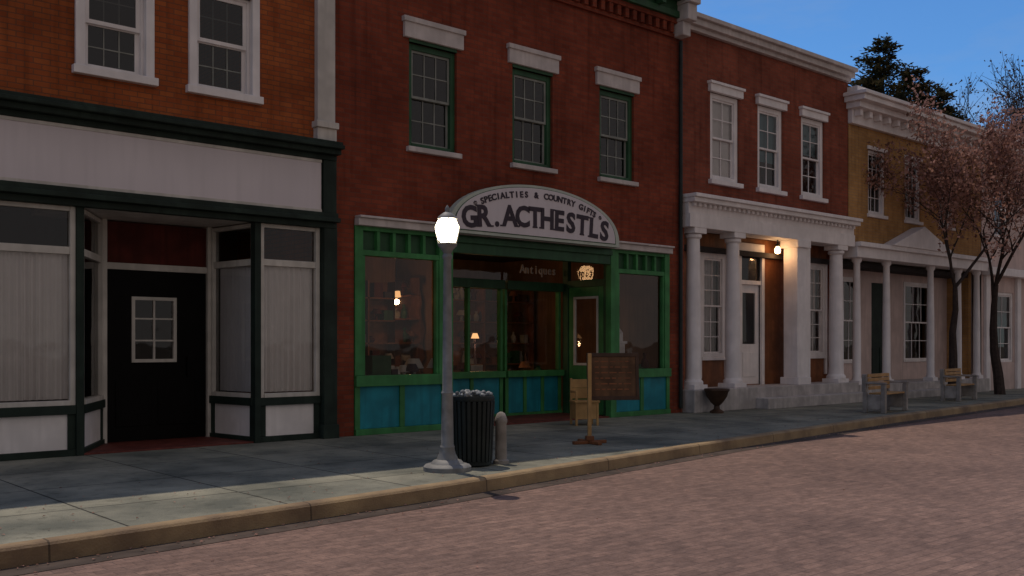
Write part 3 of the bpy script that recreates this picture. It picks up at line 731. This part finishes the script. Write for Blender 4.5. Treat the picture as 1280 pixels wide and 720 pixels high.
def bench(loc, rz):
    e = empty('park_bench', loc, rz)
    q = Acc('end_frames', M['concrete'], e, .015, local=True)
    for x_ in (-.68,.58):
        q.box(x_,x_+.1,-.24,-.14,0,.62); q.box(x_,x_+.1,.16,.26,0,.45); q.box(x_+.002,x_+.098,-.14,.16,.08,.40)
        q.box(x_-.005,x_+.105,-.25,.2,.62,.67); q.box(x_,x_+.1,.16,.26,.45,.84, Matrix.Translation((0,.02,0)))
    q.done()
    q = Acc('seat', M['woodlt'], e, .006, local=True)
    for i in range(4): q.box(-.57,.57,-.2+i*.095,-.2+i*.095+.075,.40,.435)
    q.done()
    q = Acc('backrest', M['woodlt'], e, .006, local=True)
    for i in range(4): q.box(-.6,.6,.14+i*.006,.165+i*.006,.50+i*.09,.575+i*.09)
    q.done()
bench((20.9,-2.85,0), R(7)); bench((26.6,-1.9,0), R(6))

U = empty('urn_planter', (17.75,-.62,0))
q = Acc('urn', M['wooddk'], U, smooth=True, local=True)
q.lathe(0,0,[(.15,0),(.15,.04),(.07,.09),(.06,.16),(.14,.24),(.22,.36),(.25,.46),(.28,.5),(.27,.53),(.23,.52),(.21,.46)],24); q.done()
q = Acc('soil', M['bark'], U, local=True); q.lathe(0,0,[(.22,.44),(.2,.475)],16); q.done()

# ------------------------------------------------------------------ trees
def tube(V, F, pts, rad, n=6):
    o = len(V)
    for i, p in enumerate(pts):
        d = (pts[min(i+1,len(pts)-1)]-pts[max(i-1,0)]).normalized()
        a_ = d.orthogonal().normalized(); b_ = d.cross(a_)
        for k in range(n):
            t = 2*math.pi*k/n; V.append((p+(a_*math.cos(t)+b_*math.sin(t))*rad[i])[:])
    for i in range(len(pts)-1):
        for k in range(n):
            kk = (k+1) % n; F.append((o+i*n+k,o+i*n+kk,o+(i+1)*n+kk,o+(i+1)*n+k))
def mesh_obj(name, V, F, mat, parent):
    me = bpy.data.meshes.new(name); me.from_pydata(V, [], F); me.update(); me.materials.append(mat)
    o = bpy.data.objects.new(name, me); COL.objects.link(o); o.parent = parent; return o
def deciduous(name, loc, H, trunk_h, r0, seed, leaves, lsize, spread=1.0, lean=(0,0), leafm=None, lv=4, width=1.0, thick=1.0, scat=.12, lname='blossom'):
    rnd = random.Random(seed); e = empty(name, loc); V, F, tips = [], [], []
    def grow(p, d, L, r, lev):
        n = 5; pts = [p.copy()]; rad = [r]; q_ = p.copy(); dd = d.copy()
        for i in range(n):
            dd = (dd+Vector((rnd.uniform(-1,1),rnd.uniform(-1,1),rnd.uniform(-.4,.8)))*.16).normalized()
            q_ = q_+dd*L/n; pts.append(q_.copy()); rad.append(r*(1-.55*(i+1)/n))
        tube(V, F, pts, rad, 8 if lev == 0 else 5 if lev < 3 else 3)
        if lev >= lv-2:
            for i in range(1,n+1): tips.append((pts[i], lev))
        if lev < lv:
            k = rnd.randint(3,4) if lev < 2 else rnd.randint(3,5)
            for j in range(k):
                idx = n if j == 0 else rnd.randint(2 if lev else 4, n)
                az = rnd.uniform(0,6.28) if lev else 6.28*j/k+rnd.uniform(-.4,.4)
                perp = dd.orthogonal().normalized(); perp = Matrix.Rotation(az,3,dd) @ perp
                ang = rnd.uniform(.35,.85)*spread
                nd = (dd*math.cos(ang)+perp*math.sin(ang)); nd.z += .12; nd.normalize()
                grow(pts[idx], nd, L*rnd.uniform(.6,.82), max(rad[idx]*rnd.uniform(.6,.8), .006*thick), lev+1)
    d0 = Vector((lean[0],lean[1],1)).normalized()
    grow(Vector((0,0,-.05)), d0, trunk_h, r0, 0)
    mz = max(v[2] for v in V); s = H/mz
    V = [(v[0]*s*width,v[1]*s*width,v[2]*s) for v in V]
    mesh_obj('trunk_and_branches', V, F, M['bark'], e)
    if leaves:
        LV, LF = [], []
        for i in range(leaves):
            p, lev = rnd.choice(tips); p = Vector((p.x*s*width,p.y*s*width,p.z*s))+Vector((rnd.gauss(0,1),rnd.gauss(0,1),rnd.gauss(0,1)))*scat
            a_ = Vector((rnd.gauss(0,1),rnd.gauss(0,1),rnd.gauss(0,1))).normalized(); b_ = a_.orthogonal().normalized()
            b_ = Matrix.Rotation(rnd.uniform(0,6.28),3,a_) @ b_; c_ = a_.cross(b_); z = lsize*rnd.uniform(.5,1.3)
            o = len(LV); LV += [(p-b_*z)[:],(p+c_*z*.6)[:],(p+b_*z)[:],(p-c_*z*.6)[:]]; LF.append((o,o+1,o+2,o+3))
        mesh_obj(lname, LV, LF, leafm, e)
    return e
def pine(name, loc, H, seed, rad=3.0, z0=.5):
    rnd = random.Random(seed); e = empty(name, loc); V, F, LV, LF = [], [], [], []
    tube(V, F, [Vector((.1*math.sin(i),.1*math.cos(i*1.7),H*i/8)) for i in range(9)], [.28*(1-i/8.3) for i in range(9)], 8)
    z = H*z0
    while z < H*.99:
        t = (z-H*.3)/(H*.7); R_ = rad*(1-t)**.7*rnd.uniform(.65,1.2)+.15
        for j in range(rnd.randint(5,7)):
            az = rnd.uniform(0,6.28); L = R_*rnd.uniform(.5,1.2); up = rnd.uniform(-.05,.45)
            pts = [Vector((math.cos(az)*L*k/5, math.sin(az)*L*k/5, z+L*(up*k/5-.25*(k/5)**2))) for k in range(6)]
            tube(V, F, pts, [.05*(1-k/6) for k in range(6)], 3)
            m_ = int(30+L*55)
            for k in range(m_):
                u = rnd.uniform(.15,1); i0 = min(4,int(u*5)); p = pts[i0].lerp(pts[i0+1],u*5-i0)
                w_ = .32*(1-u*.5)*min(1,L); p = p+Vector((rnd.gauss(0,w_),rnd.gauss(0,w_),rnd.gauss(-.04,.12)))
                d = Vector((math.cos(az)+rnd.uniform(-.8,.8),math.sin(az)+rnd.uniform(-.8,.8),rnd.uniform(-.3,.6))).normalized()
                s_ = d.orthogonal().normalized(); s_ = Matrix.Rotation(rnd.uniform(0,6.28),3,d) @ s_
                l_ = rnd.uniform(.16,.36); o = len(LV)
                LV += [p[:],(p+d*l_*.5+s_*.05)[:],(p+d*l_)[:],(p+d*l_*.5-s_*.05)[:]]; LF.append((o,o+1,o+2,o+3))
        z += rnd.uniform(.3,.5)
    mesh_obj('trunk_and_boughs', V, F, M['bark'], e); mesh_obj('needles', LV, LF, M['needles'], e)
deciduous('blossom_tree', (27.6,-1.25,0), 8.7, 2.6, .13, 11, 8500, .055, .95, (.05,-.03), M['blossom'], width=.95)
deciduous('blossom_tree', (30.6,-1.3,0), 9.0, 2.6, .14, 23, 7000, .055, 1.0, (-.03,.0), M['blossom'], width=.95)
pine('pine_tree', (54.3,15,0), 19.3, 5, 4.8)
pine('pine_tree', (58.0,15.2,0), 18.3, 9, 5.0)
pine('pine_tree', (62.3,15.6,0), 17.8, 12, 5.0)
deciduous('bare_tree', (69.5,16.0,0), 21.6, 6.5, .32, 31, 3500, .10, .85, (0,0), M['twigs'], 5, thick=3.5, scat=.3, lname='dry_leaves')
deciduous('bare_tree', (76,17.0,0), 21.8, 6.5, .32, 37, 3500, .10, .85, (0,0), M['twigs'], 5, thick=3.5, scat=.3, lname='dry_leaves')

# ------------------------------------------------------------------ world, sun, camera
EL, AZ = R(66), R(10)
wd = bpy.data.worlds.new('World'); sc.world = wd; wd.use_nodes = True
nt = wd.node_tree; nt.nodes.clear()
sky = nt.nodes.new('ShaderNodeTexSky'); sky.sky_type = 'NISHITA'; sky.sun_disc = False
sky.sun_elevation = EL; sky.sun_rotation = AZ; sky.dust_density = .3; sky.ozone_density = 2.5; sky.altitude = 500
bg = nt.nodes.new('ShaderNodeBackground'); bg.inputs[1].default_value = .09
tc = nt.nodes.new('ShaderNodeTexCoord'); mp = nt.nodes.new('ShaderNodeMapping'); mp.inputs['Scale'].default_value = (1,1,3.2)
nt.links.new(tc.outputs['Generated'], mp.inputs['Vector'])
nf = noise_n(nt, mp.outputs['Vector'], 3.2, 6, .6)
cf = ramp(nt, nf, .42, .75, (0,0,0,1), (.55,.55,.55,1))
tint = mix(nt, 1.0, sky.outputs[0], (.58,1.0,1.38), 'MULTIPLY')
skc = mix(nt, cf, tint, (3.3,4.1,5.4))
# warm bright haze added to the unseen southern sky to light the facades
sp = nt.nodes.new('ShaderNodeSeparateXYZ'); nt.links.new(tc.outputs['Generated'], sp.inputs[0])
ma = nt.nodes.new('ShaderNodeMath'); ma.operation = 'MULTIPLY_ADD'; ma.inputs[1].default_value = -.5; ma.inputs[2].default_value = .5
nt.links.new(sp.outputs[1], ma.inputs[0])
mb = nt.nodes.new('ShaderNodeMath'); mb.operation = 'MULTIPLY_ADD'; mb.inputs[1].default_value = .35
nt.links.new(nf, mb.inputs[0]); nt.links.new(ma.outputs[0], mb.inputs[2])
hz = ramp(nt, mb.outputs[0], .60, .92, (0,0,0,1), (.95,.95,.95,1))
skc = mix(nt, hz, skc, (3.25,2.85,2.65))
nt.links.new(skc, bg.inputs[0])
wo = nt.nodes.new('ShaderNodeOutputWorld'); nt.links.new(bg.outputs[0], wo.inputs[0])
sl = bpy.data.lights.new('sun', 'SUN'); sl.energy = 2.1; sl.angle = R(.5); sl.color = (1,.86,.72)
so = bpy.data.objects.new('sun', sl); COL.objects.link(so)
dv = Vector((math.sin(AZ)*math.cos(EL), math.cos(AZ)*math.cos(EL), math.sin(EL)))
so.rotation_euler = dv.to_track_quat('Z','Y').to_euler(); so.location = dv*50

cam = bpy.data.cameras.new('camera'); co = bpy.data.objects.new('camera', cam); COL.objects.link(co)
co.location = (0,-13.93,1.5); co.rotation_euler = (R(90),0,R(-41.56))
cam.lens = 35.16; cam.sensor_width = 36; cam.shift_y = .0547; cam.clip_end = 2000
sc.camera = co
sc.view_settings.view_transform = 'Standard'; sc.view_settings.look = 'None'; sc.view_settings.exposure = 0
